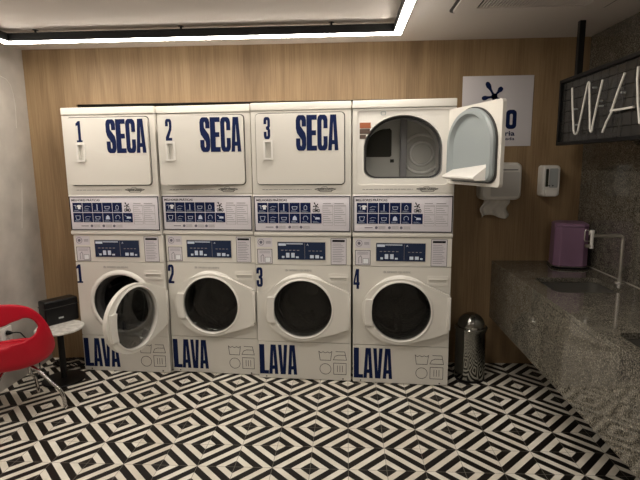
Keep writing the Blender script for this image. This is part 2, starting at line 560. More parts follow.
# ------------------------------------------------------------------ unseen fill lamps added behind the camera to brighten the room
for k, (dx, dy, lb) in enumerate(((1.05, -3.0, 'unseen round fill lamp added on the ceiling nearest the granite counter'), (-1.25, -3.2, 'unseen round fill lamp added on the ceiling nearest the concrete wall'))):
    dl = thing('fill_lamp', lb, 'light', (dx, dy, ZC), 0, 'added fill lamps')
    MB().lathe([(.085, -.001), (.10, -.001), (.10, -.006), (.085, -.006), (.085, -.001)], (0, 0, 0), 'z', 40).build('trim_ring', M_PLASTIC, dl)
    MB().lathe([(.001, -.003), (.084, -.003), (.084, -.0015), (.001, -.0015)], (0, 0, 0), 'z', 40).build('fill_diffuser', M_FILL, dl)

# ------------------------------------------------------------------ ceiling air conditioner
ac = thing('air_conditioner', 'white square cassette air conditioner grille set in the ceiling', 'air conditioner', (1.02, -0.30, ZC))
ao = Vector(ac.location)
MB().plate(rrect(.585, 1.455, -.735, .135, .05), [rrect(.602, 1.438, -.718, .118, .045)], ZC - .006, ZC - .0005, plane='xy').build('shadow_gap', M_RUBBER, ac, ao, smooth=0)
MB().plate(rrect(.603, 1.437, -.717, .117, .045), [rrect(.72, 1.32, -.60, .03, .02)], ZC - .014, ZC - .0005, plane='xy').build('panel', M_CEIL, ac, ao, smooth=0, bev=.003)
g = MB().box(.72, 1.32, -.60, .03, ZC - .003, ZC - .001, 1)
for i in range(34):
    x = .735 + i * .0172
    g.box(x, x + .007, -.595, .025, ZC - .012, ZC - .004, 0)
g.build('grille', [M_CEIL, M_DARKREC], ac, ao, smooth=0)

# ------------------------------------------------------------------ machines
W, D = 0.683, 0.70
MCH = {1: (-2.0520, .5648, -1.3570, .5304), 2: (-1.3537, .563, -.675, .5099), 3: (-.6625, .472, .0249, .4322), 4: (.0331, .4251, .709, .3781)}

def frame_of(n):
    x0, y0, x1, y1 = MCH[n]
    a = math.atan2(y1 - y0, x1 - x0)
    w = math.hypot(x1 - x0, y1 - y0)
    return x0, y0, a, w / W

def place(n, z):
    x0, y0, a, sx = frame_of(n)
    cx, cy = W / 2 * sx, D / 2
    return (x0 + cx * math.cos(a) - cy * math.sin(a), y0 + cx * math.sin(a) + cy * math.cos(a), z), a, sx

CX, CZ = 0.340, 0.551   # washer door centre

def washer_door_outline(grow=0.0):
    a, b = 0.274 + grow, 0.237 + grow
    pts = []
    for i in range(41):
        t = R(82 + (278 - 82) * i / 40)
        pts.append((CX + a * math.cos(t), CZ + b * math.sin(t)))
    pts += [(0.47, CZ - b + .030), (0.60, CZ - .168), (0.668, CZ - .139), (0.668, CZ + .125), (0.60, CZ + .155), (0.47, CZ + b - .024)]
    return pts

def make_washer(n, label, door_angle):
    loc, a, sx = place(n, 0)
    dxs = {1: .007, 2: .010}.get(n, 0)
    loc = (loc[0] + dxs, loc[1], loc[2])
    t = thing('washing_machine', label, 'washing machine', loc, a, 'front loading washing machines')
    t.scale = (sx, 1, 1)
    O = (W / 2, D / 2, 0)
    # cabinet shell
    c = MB()
    c.box(0.006, .022, .02, D, .012, 1.065)
    c.box(W - .022, W - .006, .02, D, .012, 1.065)
    c.box(.022, W - .022, D - .02, D, .012, 1.065)
    c.box(.022, W - .022, .02, D - .02, 1.045, 1.065)
    c.box(.022, W - .022, .02, D - .02, .012, .03)
    c.box(.022, W - .022, .021, .03, .03, .285)
    c.box(.022, W - .022, .021, .03, .872, 1.045)
    c.build('cabinet', M_WHITE, t, O, smooth=0)
    fp = MB().plate([(.003, .2905), (W - .003, .2905), (W - .003, .862), (.003, .862)], [circle(CX, CZ, .217, 56)], 0, .02)
    fr = fp.build('front_panel', M_WHITE, t, O, smooth=0, bev=.002)
    MB().plate(rrect(.003, W - .003, .006, .2875, .006, 3), [], 0.0, .02).build('kick_panel', M_WHITE, t, O, smooth=0, bev=.002)
    cp = MB().plate(rrect(.003, W - .003, .8655, 1.066, .008, 3), [], 0.0, .02).build('control_panel', M_WHITE2, t, O, smooth=0, bev=.003)
    # surround of the opening, gasket, drum
    MB().lathe([(.217, .0), (.217, -.008), (.227, -.012), (.242, -.008), (.252, 0), (.217, 0.0)], (CX, 0, CZ), 'y', 64).build('door_surround', M_TRIM, t, O)
    MB().lathe([(.215, .001), (.215, .03), (.196, .045), (.206, .06), (.194, .085), (.200, .09), (.215, .05), (.2165, .001)], (CX, 0, CZ), 'y', 56).build('gasket', M_RUBBER, t, O)
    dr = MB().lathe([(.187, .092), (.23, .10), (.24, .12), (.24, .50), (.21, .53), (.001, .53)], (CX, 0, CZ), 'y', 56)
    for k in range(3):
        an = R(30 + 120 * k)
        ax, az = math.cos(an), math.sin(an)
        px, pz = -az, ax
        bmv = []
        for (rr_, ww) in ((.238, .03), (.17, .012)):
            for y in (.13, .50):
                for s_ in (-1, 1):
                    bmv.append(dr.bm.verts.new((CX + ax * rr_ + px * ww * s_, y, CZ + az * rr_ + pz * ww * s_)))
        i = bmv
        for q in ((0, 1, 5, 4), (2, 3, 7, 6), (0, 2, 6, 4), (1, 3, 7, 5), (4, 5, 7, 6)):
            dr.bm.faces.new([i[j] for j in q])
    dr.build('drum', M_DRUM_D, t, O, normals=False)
    # laundry left inside / none: rear hub
    MB().lathe([(.001, .515), (.05, .512), (.06, .53)], (CX, 0, CZ), 'y', 32).build('drum_hub', M_CHROME_D, t, O)
    # detergent drawer
    dw = MB()
    dw.plate(rrect(.522, .662, .735, .803, .008), [rrect(.536, .650, .752, .778, .004)], -.006, .0005)
    dw.box(.536, .650, -.001, .0, .752, .778, 1)
    dw.box(.532, .654, -.012, -.005, .776, .783, 0, .002)
    dw.build('detergent_drawer', [M_WHITE2, M_PLASTIC_D], t, O)
    # number, badge
    glyphs(MB(), str(n), .006 if n != 1 else .002, .700, .045, .143, -.0012, 0).build('number', M_NAVY, fr, O, smooth=0)
    bd = MB().box(.212, .409, -.0010, 0, .816, .834, 1)
    bd.text('SPEED QUEEN', .245, .8195, .011, -.0011, .001, 0, width=.155)
    bd.plate(circle(.226, .825, .007, 16), [circle(.226, .825, .0045, 16)], -.002, -.0008, 0)
    bd.build('badge', [M_GREYPRINT, M_PLASTIC_D], fr, O, smooth=0)
    kp = [o for o in t.children if o.name.startswith('kick_panel')][0]
    glyphs(MB(), 'LAVA', .010, .037, .278, .228, -.0012, 0, gap=.03).build('lettering', M_NAVY, kp, O, smooth=0)
    w = .0032
    s = MB()
    s.strokes([(.449, .226), (.458, .158), (.534, .158), (.543, .226), (.529, .214), (.512, .222), (.496, .214), (.480, .222), (.463, .214), (.449, .226)], w, -.001, 0)
    s.build('wash_symbol', M_INK, kp, O, smooth=0)
    s = MB()
    s.strokes([(.553, .163), (.649, .163), (.636, .226), (.572, .226)], w, -.001, 0)
    s.strokes([(.553, .163), (.566, .190), (.590, .200), (.641, .200)], w, -.001, 0)
    s.build('iron_symbol', M_INK, kp, O, smooth=0)
    MB().plate(circle(.496, .091, .042, 32), [circle(.496, .091, .0388, 32)], -.001, 0).build('dry_clean_symbol', M_INK, kp, O, smooth=0)
    s = MB().strokes([(.556, .052), (.646, .052), (.646, .138), (.556, .138)], w, -.001, 0, closed=True)
    for xx in (.583, .601, .619):
        s.strokes([(xx, .072), (xx, .118)], w, -.001, 0)
    s.build('drying_symbol', M_INK, kp, O, smooth=0)
    for xx in (.06, W - .06):
        MB().lathe([(.001, -.003), (.005, -.0025), (.006, 0)], (xx, 0, .018), 'y', 12).build('screw', M_CHROME_D, kp, O)
    # control panel contents
    d = MB().plate(rrect(.160, .508, .898, 1.034, .006), [], -.003, 0)
    d.build('display_frame', M_PLASTIC_D, cp, O, smooth=0)
    d = MB().box(.165, .503, -.0045, -.0031, .903, 1.029, 0)
    d.box(.172, .225, -.0052, -.0044, 1.003, 1.020, 1)
    d.box(.228, .345, -.0052, -.0044, 1.014, 1.020, 1)
    for i in range(5):
        d.box(.190 + i * .028, .207 + i * .028, -.0052, -.0044, .968, .973, 2)
    for (x, z, ww, hh) in ((.225, .918, .024, .034), (.262, .918, .024, .034), (.195, .915, .018, .014), (.295, .915, .020, .012), (.395, .915, .026, .022), (.432, .915, .026, .022), (.468, .915, .016, .012)):
        d.box(x, x + ww, -.0056, -.0044, z, z + hh, 1)
    for i in range(4):
        d.box(.385 + i * .026, .400 + i * .026, -.0052, -.0044, .965, .969, 2)
    d.strokes([(.358, .912), (.358, 1.020)], .002, -.0052, -.0044, 2)
    d.text('A', .372, 1.004, .014, -.0046, .001, 1)
    d.build('display', [M_DISP, M_DISP2, M_GREYPRINT], cp, O, smooth=0)
    k = MB().box(.018, .126, -.0010, 0, .992, 1.058, 0)
    k.plate(circle(.046, 1.026, .023, 28), [circle(.046, 1.026, .020, 28)], -.002, -.0009, 1)
    k.plate(circle(.046, 1.026, .011, 20), [], -.002, -.0009, 1)
    for i in range(3):
        k.box(.082, .116, -.0018, -.0009, 1.018 + i * .007, 1.0205 + i * .007, 1)
    k.build('round_mark_sticker', [M_STICK, M_STICKTXT], cp, O, smooth=0)
    k = MB().box(.018, .126, -.0010, 0, .871, .978, 0)
    k.strokes([(.020, .873), (.124, .873), (.124, .976), (.020, .976)], .003, -.0018, -.0009, 2, closed=True)
    for i in range(3):
        k.box(.034, .110, -.0018, -.0009, .962 - i * .007, .9635 - i * .007, 1)
    k.strokes([(.044, .885), (.044, .925), (.058, .938), (.064, .925), (.064, .885)], .003, -.0018, -.0009, 1)
    k.box(.074, .112, -.0018, -.0009, .882, .918, 3)
    k.strokes([(.074, .882), (.112, .882), (.112, .918), (.074, .918)], .0025, -.0022, -.0015, 1, closed=True)
    k.build('payment_sticker', [M_STICK, M_STICKTXT, M_INK, M_WHITEPRINT], cp, O, smooth=0)
    k = MB().box(.540, .650, -.0010, 0, .870, 1.058, 0)
    k.strokes([(.542, .872), (.648, .872), (.648, 1.056), (.542, 1.056)], .0026, -.0018, -.0009, 2, closed=True)
    k.box(.552, .638, -.0018, -.0009, 1.032, 1.047, 2)
    for i in range(11):
        k.box(.553, .553 + .082 * (.75 + .25 * ((i * 37) % 5) / 4), -.0018, -.0009, 1.016 - i * .0125, 1.0185 - i * .0125, 1)
    k.build('instruction_sticker', [M_STICK, M_STICKTXT, M_INK], cp, O, smooth=0)
    # door
    H = (0.668, -.016, 0)
    door = MB().plate(washer_door_outline(), [circle(CX, CZ, .215, 56)], -.046, -.016).build(
        'door', M_WHITE2, t, H, smooth=30, bev=.015, loc=(H[0] - O[0], H[1] - O[1], 0))
    door.rotation_euler = (0, 0, R(door_angle))
    MB().lathe([(.209, -.028), (.2095, -.050), (.213, -.053), (.220, -.051), (.224, -.045), (.209, -.028)], (CX, 0, CZ), 'y', 64).build('door_ring', M_TRIM, door, H)
    MB().lathe([(.207, -.012), (.2145, -.014), (.2145, -.040), (.209, -.036), (.207, -.012)], (CX, 0, CZ), 'y', 64).build('inner_ring', M_PLASTIC_D, door, H)
    gl = MB().lathe([(.001, -.044), (.10, -.042), (.18, -.037), (.2105, -.028)], (CX, 0, CZ), 'y', 56)
    gl.build('door_glass', M_GLASS, door, H, normals=False)
    gl = MB().lathe([(.208, -.020), (.188, .0), (.172, .035), (.160, .062), (.12, .078), (.001, .082)], (CX, 0, CZ), 'y', 56)
    gl.build('glass_bowl', M_GLASS_C, door, H, normals=False)
    hd = MB()
    hd.plate([(.092, .455), (.150, .452), (.142, .50), (.139, .545), (.142, .60), (.150, .642), (.096, .642), (.088, .60), (.086, .50)], [], -.066, -.044)
    hd.build('handle', M_WHITE2, door, H, smooth=30, bev=.004)
    hg = MB().box(.655, .680, -.050, -.018, CZ - .12, CZ + .11, 0, .003)
    hg.build('hinge_cover', M_WHITE2, door, H)
    for xx in (.05, W - .05):
        for yy in (.06, D - .06):
            MB().lathe([(.001, 0), (.02, 0), (.02, .010), (.001, .012)], (xx, yy, 0), 'z', 16).build('foot', M_RUBBER, t, O)
    return t

def make_dryer(n, label, door_angle):
    ZB = 1.067
    loc, a, sx = place(n, ZB)
    t = thing('tumble_dryer', label, 'tumble dryer', loc, a, 'tumble dryers')
    t.scale = (sx, 1, 1)
    O = (W / 2, D / 2, ZB)
    zt = 1.985
    c = MB()
    c.box(0.001, .02, .022, D, ZB + .001, 1.93)
    c.box(W - .02, W - .001, .022, D, ZB + .001, 1.93)
    c.box(.02, W - .02, D - .02, D, ZB + .001, 1.93)
    c.box(.02, W - .02, .022, D - .02, ZB + .001, ZB + .02)
    c.build('cabinet', M_WHITE, t, O, smooth=0)
    MB().box(-.0, W, -.008, D, 1.934, zt, 0, .007, 3).build('lid', M_WHITE2, t, O)
    door_o = rrect(.0300, .6420, 1.4295, 1.9185, .029)
    fp = MB().plate([(0, 1.368), (W, 1.368), (W, 1.931), (0, 1.931)], [door_o], 0, .022).build('front_panel', M_WHITE, t, O, smooth=0, bev=.002)
    # recessed frame with D-shaped mouth
    op = dshape(.337, .262, 1.468, 1.886, 1.665, .085)
    rf = MB().plate(rrect(.026, .646, 1.426, 1.922, .038), [op], .010, .022).build('door_frame', M_TRIM, t, O, smooth=0)
    if n < 4:
        MB().plate(rrect(.0275, .6445, 1.4275, 1.9205, .031), [rrect(.042, .630, 1.442, 1.906, .022)], .0065, .0098).build('door_gap_shade', M_RUBBER, t, O, smooth=0)  # dark strip standing in for the shade in the gap around the door
    # drum throat and back plate
    inner = MB()
    n_ = len(op)
    rings = []
    for (k, y) in ((1.0, .012), (.985, .05), (1.03, .055), (1.03, .50)):
        rings.append([inner.bm.verts.new((.337 + (p[0] - .337) * k, y, 1.665 + (p[1] - 1.665) * k)) for p in op])
    for i in range(3):
        for q in range(n_):
            q2 = (q + 1) % n_
            inner.bm.faces.new((rings[i][q], rings[i][q2], rings[i + 1][q2], rings[i + 1][q]))
    inner.build('drum', M_DRUM, t, O, normals=False)
    bp = MB().plate(rrect(.03, .65, 1.40, 1.92, .05), [], .501, .51)
    bp.build('back_plate', M_DRY_IN, t, O, smooth=0)
    bw = MB().plate(arc(.235, 1.645, .175, .185, 100, 180, 12) + [(.060, 1.628), (.070, 1.618), (.262, 1.618), (.272, 1.628), (.272, 1.815), (.258, 1.832)], [], .492, .5005)
    bw.build('air_inlet', M_SMOKE, t, O, smooth=0)
    MB().lathe([(.13, .497), (.135, .482), (.150, .482), (.155, .4995)], (.50, 0, 1.64), 'y', 48).build('bearing_ring', M_DRUM, t, O)
    MB().lathe([(.075, .497), (.08, .484), (.09, .484), (.095, .4995)], (.50, 0, 1.64), 'y', 40).build('bearing_ring', M_DRUM, t, O)
    MB().box(.262, .292, .490, .5, 1.575, 1.600, 0, .003).build('latch_clip', M_SMOKE, t, O)
    MB().box(.335, .385, .40, .4995, 1.40, 1.92, 0, .012).build('lifter', M_GREYPRINT, t, O)
    of = dshape(.337, .246, 1.480, 1.868, 1.662, .080)
    MB().plate(dshape(.337, .268, 1.462, 1.892, 1.665, .09), [of], .058, .075).build('felt_seal', M_RUBBER, t, O, smooth=0)
    k = MB()
    k.box(.048, .122, .0075, .0100, 1.805, 1.842, 0)
    k.box(.048, .118, .0075, .0100, 1.768, 1.800, 1)
    k.box(.048, .090, .0075, .0100, 1.735, 1.762, 1)
    k.build('warning_label', [M_ORANGE, M_BROWNLBL], rf, O, smooth=0)
    MB().plate(rrect(.188, .222, 1.888, 1.912, .004), [rrect(.193, .217, 1.892, 1.908, .002)], .004, .010).build('latch_catch', M_GREYLBL, rf, O, smooth=0)
    # lint slot at the lower rim
    MB().box(.14, .53, .012, .05, 1.460, 1.469, 0, .002).build('lint_slot', M_PLASTIC, rf, O)
    # printed line and winged badge
    k = MB()
    x = .068
    random.seed(3)
    while x < .405:
        ww = random.choice((.012, .018, .026, .032))
        k.box(x, min(x + ww, .41), -.0008, 0, 1.3965, 1.4005)
        x += ww + .005
    k.build('printed_line', M_GREYPRINT, fp, O, smooth=0)
    k = MB()
    k.strokes([(.434, 1.400), (.455, 1.406), (.555, 1.406), (.577, 1.400), (.555, 1.393), (.455, 1.393)], .0030, -.001, 0, closed=True)
    k.strokes([(.460, 1.392), (.470, 1.383), (.545, 1.383), (.553, 1.392)], .0030, -.001, 0)
    k.strokes([(.480, 1.412), (.492, 1.417), (.510, 1.417), (.520, 1.412)], .0022, -.001, 0)
    k.text('Speed Queen', .452, 1.3955, .013, -.0012, .001, 0, width=.106)
    k.build('badge', M_INK, fp, O, smooth=0)
    # ledge behind the information board and the board itself
    MB().box(0, W, 0, .022, ZB + .002, 1.3665, 0, .002).build('lower_panel', M_WHITE2, t, O)
    MB().box(0, W, -.010, .0, 1.073, 1.097, 0, .004).build('ledge', M_WHITE, t, O)
    b = MB().box(.004, W - .004, -.006, 0, 1.102, 1.3555, 0, .001).build('information_board', M_BOARD, t, O)
    z0, z1 = 1.105, 1.3525
    MB().plate([(.006, z0), (W - .006, z0), (W - .006, z1), (.006, z1)], [[(.012, z0 + .006), (W - .012, z0 + .006), (W - .012, z1 - .006), (.012, z1 - .006)]], -.0085, -.006).build('border', M_INK, b, O, smooth=0)
    MB().text('MELHORES PRÁTICAS', .024, 1.318, .0145, -.0065, .001, 0, width=.215, bold=.0004).build('heading', M_INK, b, O, smooth=0)
    tiles = [(.030 + i * .0755, 1.238) for i in range(5)] + [(.030 + i * .0755, 1.163) for i in range(6)]
    for i, (x, z) in enumerate(tiles):
        tl = MB().box(x, x + .071, -.0080, -.006, z, z + .069, 0)
        y0, y1 = -.0088, -.0079
        cx, cz = x + .0355, z + .036
        q = i % 11
        if q == 0:
            tl.plate([(cx + .004, cz - .014), (cx + .024, cz - .014), (cx + .024, cz + .004), (cx + .030, cz + .002), (cx + .032, cz + .010), (cx + .022, cz + .016), (cx + .006, cz + .016), (cx - .004, cz + .010), (cx - .002, cz + .002), (cx + .004, cz + .004)], [], y0, y1, 2)
            tl.strokes([(cx - .024, cz + .012), (cx - .012, cz + .014), (cx - .010, cz - .010)], .003, y0, y1, 1)
        elif q in (1, 6):
            tl.strokes([(cx - .02, cz), (cx - .005, cz + .008), (cx + .020, cz + .004)], .0022, y0, y1, 1)
            tl.strokes([(cx - .02, cz - .012), (cx + .010, cz - .012)], .0022, y0, y1, 1)
        elif q == 2:
            tl.strokes([(cx, cz - .018), (cx, cz + .018)], .005, y0, y1, 1)
        elif q in (3, 7):
            tl.strokes([(cx - .018, cz + .006), (cx - .014, cz - .012), (cx + .014, cz - .012), (cx + .018, cz + .006)], .003, y0, y1, 1, closed=True)
        elif q == 4:
            tl.strokes([(cx - .010, cz - .014), (cx + .010, cz - .014), (cx + .010, cz + .006), (cx, cz + .016), (cx - .010, cz + .006)], .0025, y0, y1, 1, closed=True)
        elif q == 5:
            tl.strokes([(cx - .018, cz + .012), (cx + .018, cz + .012), (cx + .012, cz - .016), (cx - .012, cz - .016)], .003, y0, y1, 1, closed=True)
        elif q == 8:
            tl.plate([(cx - .016, cz - .014), (cx + .016, cz - .014), (cx + .012, cz + .008), (cx, cz + .018), (cx - .012, cz + .008)], [], y0, y1, 1)
        elif q == 9:
            tl.strokes(arc(cx, cz, .016, .016, -30, 220, 8), .0028, y0, y1, 1)
        else:
            tl.strokes([(cx - .020, cz + .014), (cx - .008, cz + .006)], .003, y0, y1, 1)
            tl.plate([(cx - .010, cz - .008), (cx + .024, cz - .008), (cx + .022, cz + .006), (cx - .004, cz + .008)], [], y0, y1, 1)
        for jj in range(2):
            tl.box(x + .010, x + .055 - jj * .012, y0, y1, z + .006 + jj * .006, z + .0075 + jj * .006, 1)
        tl.build('picture_tile', [M_NAVY, M_PALE, M_WHITEPRINT], b, O, smooth=0)
    lg = splat(MB(), .442, 1.284, .018, -.008, -.006)
    lg.text('OMO', .418, 1.242, .022, -.0068, .0012, 0, width=.050, bold=.0012)
    lg.build('board_logo', M_INK, b, O, smooth=0)
    k = MB()
    for (cx0, cx1) in ((.490, .556), (.568, .644)):
        k.box(cx0, cx1 - .012, -.0072, -.006, 1.300, 1.304)
        for i in range(9):
            k.box(cx0, cx1 - .010 * ((i * 3) % 4), -.0072, -.006, 1.283 - i * .0145, 1.2855 - i * .0145)
    k.strokes([(.488, 1.15), (.488, 1.290), (.556, 1.290), (.556, 1.15)], .0012, -.0072, -.006, 0, closed=True)
    k.strokes([(.566, 1.15), (.566, 1.290), (.646, 1.290), (.646, 1.15)], .0012, -.0072, -.006, 0, closed=True)
    k.build('printed_table', M_GREYPRINT, b, O, smooth=0)
    k = MB()
    k.box(.085, .140, -.0072, -.006, 1.133, 1.138, 0)
    for x in (.165, .255, .335):
        k.plate(circle(x, 1.136, .010, 12), [], -.0072, -.006, 0)
        for j in range(3):
            k.box(x + .014, x + .062, -.0072, -.006, 1.128 + j * .007, 1.130 + j * .007, 1)
    k.build('caption', [M_STICKTXT, M_GREYPRINT], b, O, smooth=0)
    # door
    DW0, DW1, DZ0, DZ1 = .036, .636, 1.436, 1.912
    H = (.640, -.002, 0)
    sh_ = .018 if n == 1 else 0
    pk = rrect(.100 + sh_, .140 + sh_, 1.616, 1.722, .004)
    dp = MB().plate(rrect(DW0, DW1, DZ0, DZ1, .024), [pk], -.016, .006)
    door = dp.build('door', M_WHITE, t, (H[0], H[1], ZB), smooth=0, bev=.0035, loc=(H[0] - O[0], H[1] - O[1], 0))
    door.rotation_euler = (0, 0, R(door_angle))
    HO = (H[0], H[1], ZB)
    hn = MB().plate(rrect(.088 + sh_, .152 + sh_, 1.604, 1.735, .006), [pk], -.028, -.0155)
    hn.box(.1005 + sh_, .1395 + sh_, -.011, -.004, 1.6165, 1.7215, 1)
    hn.plate([(.114 + sh_, 1.618), (.106 + sh_, 1.720), (.1005 + sh_, 1.720), (.1005 + sh_, 1.618)], [], -.022, -.0112, 1)
    hn.build('handle', [M_PLASTIC, M_PLASTIC_D], door, HO, smooth=0, bev=.002)
    glyphs(MB(), str(n), .092 + sh_, 1.742, .044, .148, -.0175, -.0159).build('number', M_NAVY, door, HO, smooth=0)
    glyphs(MB(), 'SECA', .312 + (.020 if n < 3 else 0), 1.662, .286, .236, -.0175, -.0159, gap=.04).build('lettering', M_NAVY, door, HO, smooth=0)
    # inner pan
    o1 = dshape(.335, .262, 1.462, 1.888, 1.680, .070)
    o2 = dshape(.340, .222, 1.490, 1.858, 1.670, .055)
    o3 = dshape(.340, .205, 1.500, 1.844, 1.668, .050)
    pan = MB()
    rg = [[pan.bm.verts.new((p[0], y, p[1])) for p in o] for o, y in ((o1, .006), (o1, .030), (dshape(.335, .250, 1.470, 1.880, 1.678, .066), .042), (o2, .042), (o3, .018))]
    for i in range(4):
        L_ = len(rg[i])
        for q in range(L_):
            q2 = (q + 1) % L_
            pan.bm.faces.new((rg[i][q], rg[i][q2], rg[i + 1][q2], rg[i + 1][q]))
    pan.bm.faces.new(rg[4])
    pan.build('door_pan', M_PAN, door, HO)
    MB().plate(dshape(.335, .270, 1.455, 1.896, 1.682, .074), [dshape(.335, .2615, 1.4625, 1.8875, 1.680, .070)], .006, .016).build('door_seal', M_RUBBER, door, HO, smooth=0)
    sc = MB()
    pr = [(.022, 1.474), (.085, 1.470), (.100, 1.482), (.098, 1.492), (.026, 1.566), (.022, 1.566)]
    pr2 = [(.022, 1.474), (.095, 1.472), (.122, 1.486), (.118, 1.496), (.030, 1.530), (.022, 1.530)]
    va = [sc.bm.verts.new((.105 + (.05 if p[0] > .05 else 0), p[0], p[1])) for p in pr]
    vb = [sc.bm.verts.new((.520 - (.03 if p[0] > .05 else 0), p[0], p[1])) for p in pr2]
    for i in range(len(pr)):
        j = (i + 1) % len(pr)
        sc.bm.faces.new((va[i], va[j], vb[j], vb[i]))
    sc.bm.faces.new(va); sc.bm.faces.new(list(reversed(vb)))
    sc.build('lint_guide', M_PLASTIC, door, HO, bev=.006)
    return t

def splat(mb, cx, cz, r_, y0, y1, mi=0):
    """ink blot with five stretched drops"""
    mb.plate(circle(cx, cz, r_ * .30, 20), [], y0, y1, mi)
    for ang, ln, wd in ((50, 1.02, .24), (120, 1.43, .24), (188, 1.10, .22), (258, 1.1, .18), (330, 1.0, .18)):
        a = R(ang)
        d = Vector((math.cos(a), math.sin(a))); p = Vector((-d.y, d.x))
        pts = []
        prof = [(0, .16), (.35, .10), (.55, .12), (.8, wd), (1.0, wd * .9), (1.12, wd * .45)]
        for t_, w_ in prof:
            q = Vector((cx, cz)) + d * r_ * ln * t_ + p * r_ * w_
            pts.append(tuple(q))
        for t_, w_ in reversed(prof):
            q = Vector((cx, cz)) + d * r_ * ln * t_ - p * r_ * w_
            pts.append(tuple(q))
        mb.plate(pts, [], y0, y1, mi)
    return mb

make_washer(1, 'white front-loading washer numbered 1 with its round glass door swung open', 76)
make_washer(2, 'white front-loading washer numbered 2, door shut, between the open-doored washer and number 3', 0)
make_washer(3, 'white front-loading washer numbered 3, third from the left wall, door shut', 0)
make_washer(4, 'white front-loading washer numbered 4, door shut, nearest the metal bin', 0)
make_dryer(1, 'white dryer numbered 1 with shut SECA door, nearest the concrete wall', 0)
make_dryer(2, 'white dryer numbered 2 with its SECA door slightly ajar', 6.5)
make_dryer(3, 'white dryer numbered 3 with shut SECA door, beside the wide-open dryer', 0)
make_dryer(4, 'white dryer with its door wide open showing a steel drum', 110)

# ------------------------------------------------------------------ poster
YW = YB
ps = thing('wall_poster', 'square white poster with navy ink splat logo and lettering behind the open dryer door', 'poster', (1.087, YW, 1.686))
po = Vector(ps.location)
MB().box(.835, 1.339, YW - .006, YW - .0005, 1.686, 2.186, 0, .001).build('sheet', M_POSTER, ps, po)
splat(MB(), 1.063, 2.041, .073, YW - .0078, YW - .006).build('splat_logo', M_NAVY, ps, po, smooth=0)
o = MB()
y0, y1 = YW - .0078, YW - .006
def ring_o(x):
    o.plate(rrect(x, x + .076, 1.809, 1.946, .028), [rrect(x + .028, x + .048, 1.838, 1.917, .009)], y0, y1)
ring_o(.945); ring_o(1.153)
o.plate([(1.031, 1.809), (1.056, 1.809), (1.056, 1.90), (1.073, 1.84), (1.101, 1.84), (1.118, 1.90), (1.118, 1.809), (1.143, 1.809), (1.143, 1.946), (1.112, 1.946), (1.087, 1.885), (1.062, 1.946), (1.031, 1.946)], [], y0, y1)
o.build('brand_lettering', M_NAVY, ps, po, smooth=0)
MB().text('lavanderia', .945, 1.762, .034, YW - .0065, .001, 0, width=.276, bold=.0012).build('upper_caption', M_NAVY, ps, po, smooth=0)
MB().text('compartilhada', .945, 1.730, .022, YW - .0065, .001, 0, width=.276, bold=.0004).build('lower_caption', M_NAVY, ps, po, smooth=0)

# ------------------------------------------------------------------ towel dispenser and sheet
td = thing('paper_towel_dispenser', 'white plastic paper towel dispenser on the wood wall below the poster', 'dispenser', (1.11, YW, 1.29))
to = Vector(td.location)
b = MB()
rg = []
for (y, k) in ((YW - .0005, 1.0), (YW - .075, 1.0), (YW - .105, .97), (YW - .120, .90)):
    rg.append([b.bm.verts.new((1.112 + (p[0] - 1.112) * k, y, 1.425 + (p[1] - 1.425) * k)) for p in rrect(.965, 1.258, 1.296, 1.568, .04)])
for i in range(3):
    for q in range(len(rg[0])):
        q2 = (q + 1) % len(rg[0])
        b.bm.faces.new((rg[i][q], rg[i][q2], rg[i + 1][q2], rg[i + 1][q]))
b.bm.faces.new(rg[3]); b.bm.faces.new(rg[0])
b.build('body', M_PLASTIC, td, to)
MB().plate(rrect(1.035, 1.235, 1.325, 1.500, .010), [], YW - .1225, YW - .119).build('window', M_GREYWIN, td, to, smooth=0)
MB().box(1.005, 1.222, YW - .1225, YW - .119, 1.512, 1.520).build('seam', M_GREYPRINT, td, to, smooth=0)
tw = MB()
nx, nz = 14, 8
grid = []
for j in range(nz + 1):
    row = []
    for i in range(nx + 1):
        s_, t_ = i / nx, j / nz
        wl = 1.0 + (.98 - 1.0) * t_
        x = 1.005 - .030 * math.sin(t_ * 2.4) + s_ * (.185 + .02 * t_) + .008 * math.sin(9 * t_)
        z = 1.300 - .125 * t_ - .014 * math.cos(s_ * 7 + 1) * t_
        y = YW - .065 - .020 * math.sin(s_ * 14 + t_ * 3) * (.4 + t_) - .015 * t_
        row.append(tw.bm.verts.new((x, y, z)))
    grid.append(row)
for j in range(nz):
    for i in range(nx):
        tw.bm.faces.new((grid[j][i], grid[j][i + 1], grid[j + 1][i + 1], grid[j + 1][i]))
ob = tw.build('paper_towel', M_PAPER, None, (1.1, YW - .065, 1.17), smooth=60, normals=False)
ob.location = (1.1, YW - .065, 1.17)
md = ob.modifiers.new('thickness', 'SOLIDIFY'); md.thickness = .0015
tag(ob, 'crumpled white paper towel hanging out of the dispenser', 'paper towel')

# ------------------------------------------------------------------ soap dispenser
sd = thing('soap_dispenser', 'small white upright soap dispenser with dark window on the wood wall', 'dispenser', (1.462, YW, 1.31))
so = Vector(sd.location)
b = MB()
rg = []
for (y, k) in ((YW - .0005, 1.0), (YW - .07, 1.0), (YW - .092, .95), (YW - .100, .86)):
    rg.append([b.bm.verts.new((1.470 + (p[0] - 1.470) * k, y, 1.430 + (p[1] - 1.430) * (k + .02 * (k < 1)))) for p in rrect(1.408, 1.532, 1.318, 1.545, .022)])
for i in range(3):
    for q in range(len(rg[0])):
        q2 = (q + 1) % len(rg[0])
        b.bm.faces.new((rg[i][q], rg[i][q2], rg[i + 1][q2], rg[i + 1][q]))
b.bm.faces.new(rg[3]); b.bm.faces.new(rg[0])
b.build('body', M_PLASTIC, sd, so)
MB().plate(rrect(1.426, 1.446, 1.392, 1.520, .005), [], YW - .103, YW - .0995).build('level_window', M_SMOKE, sd, so, smooth=0)
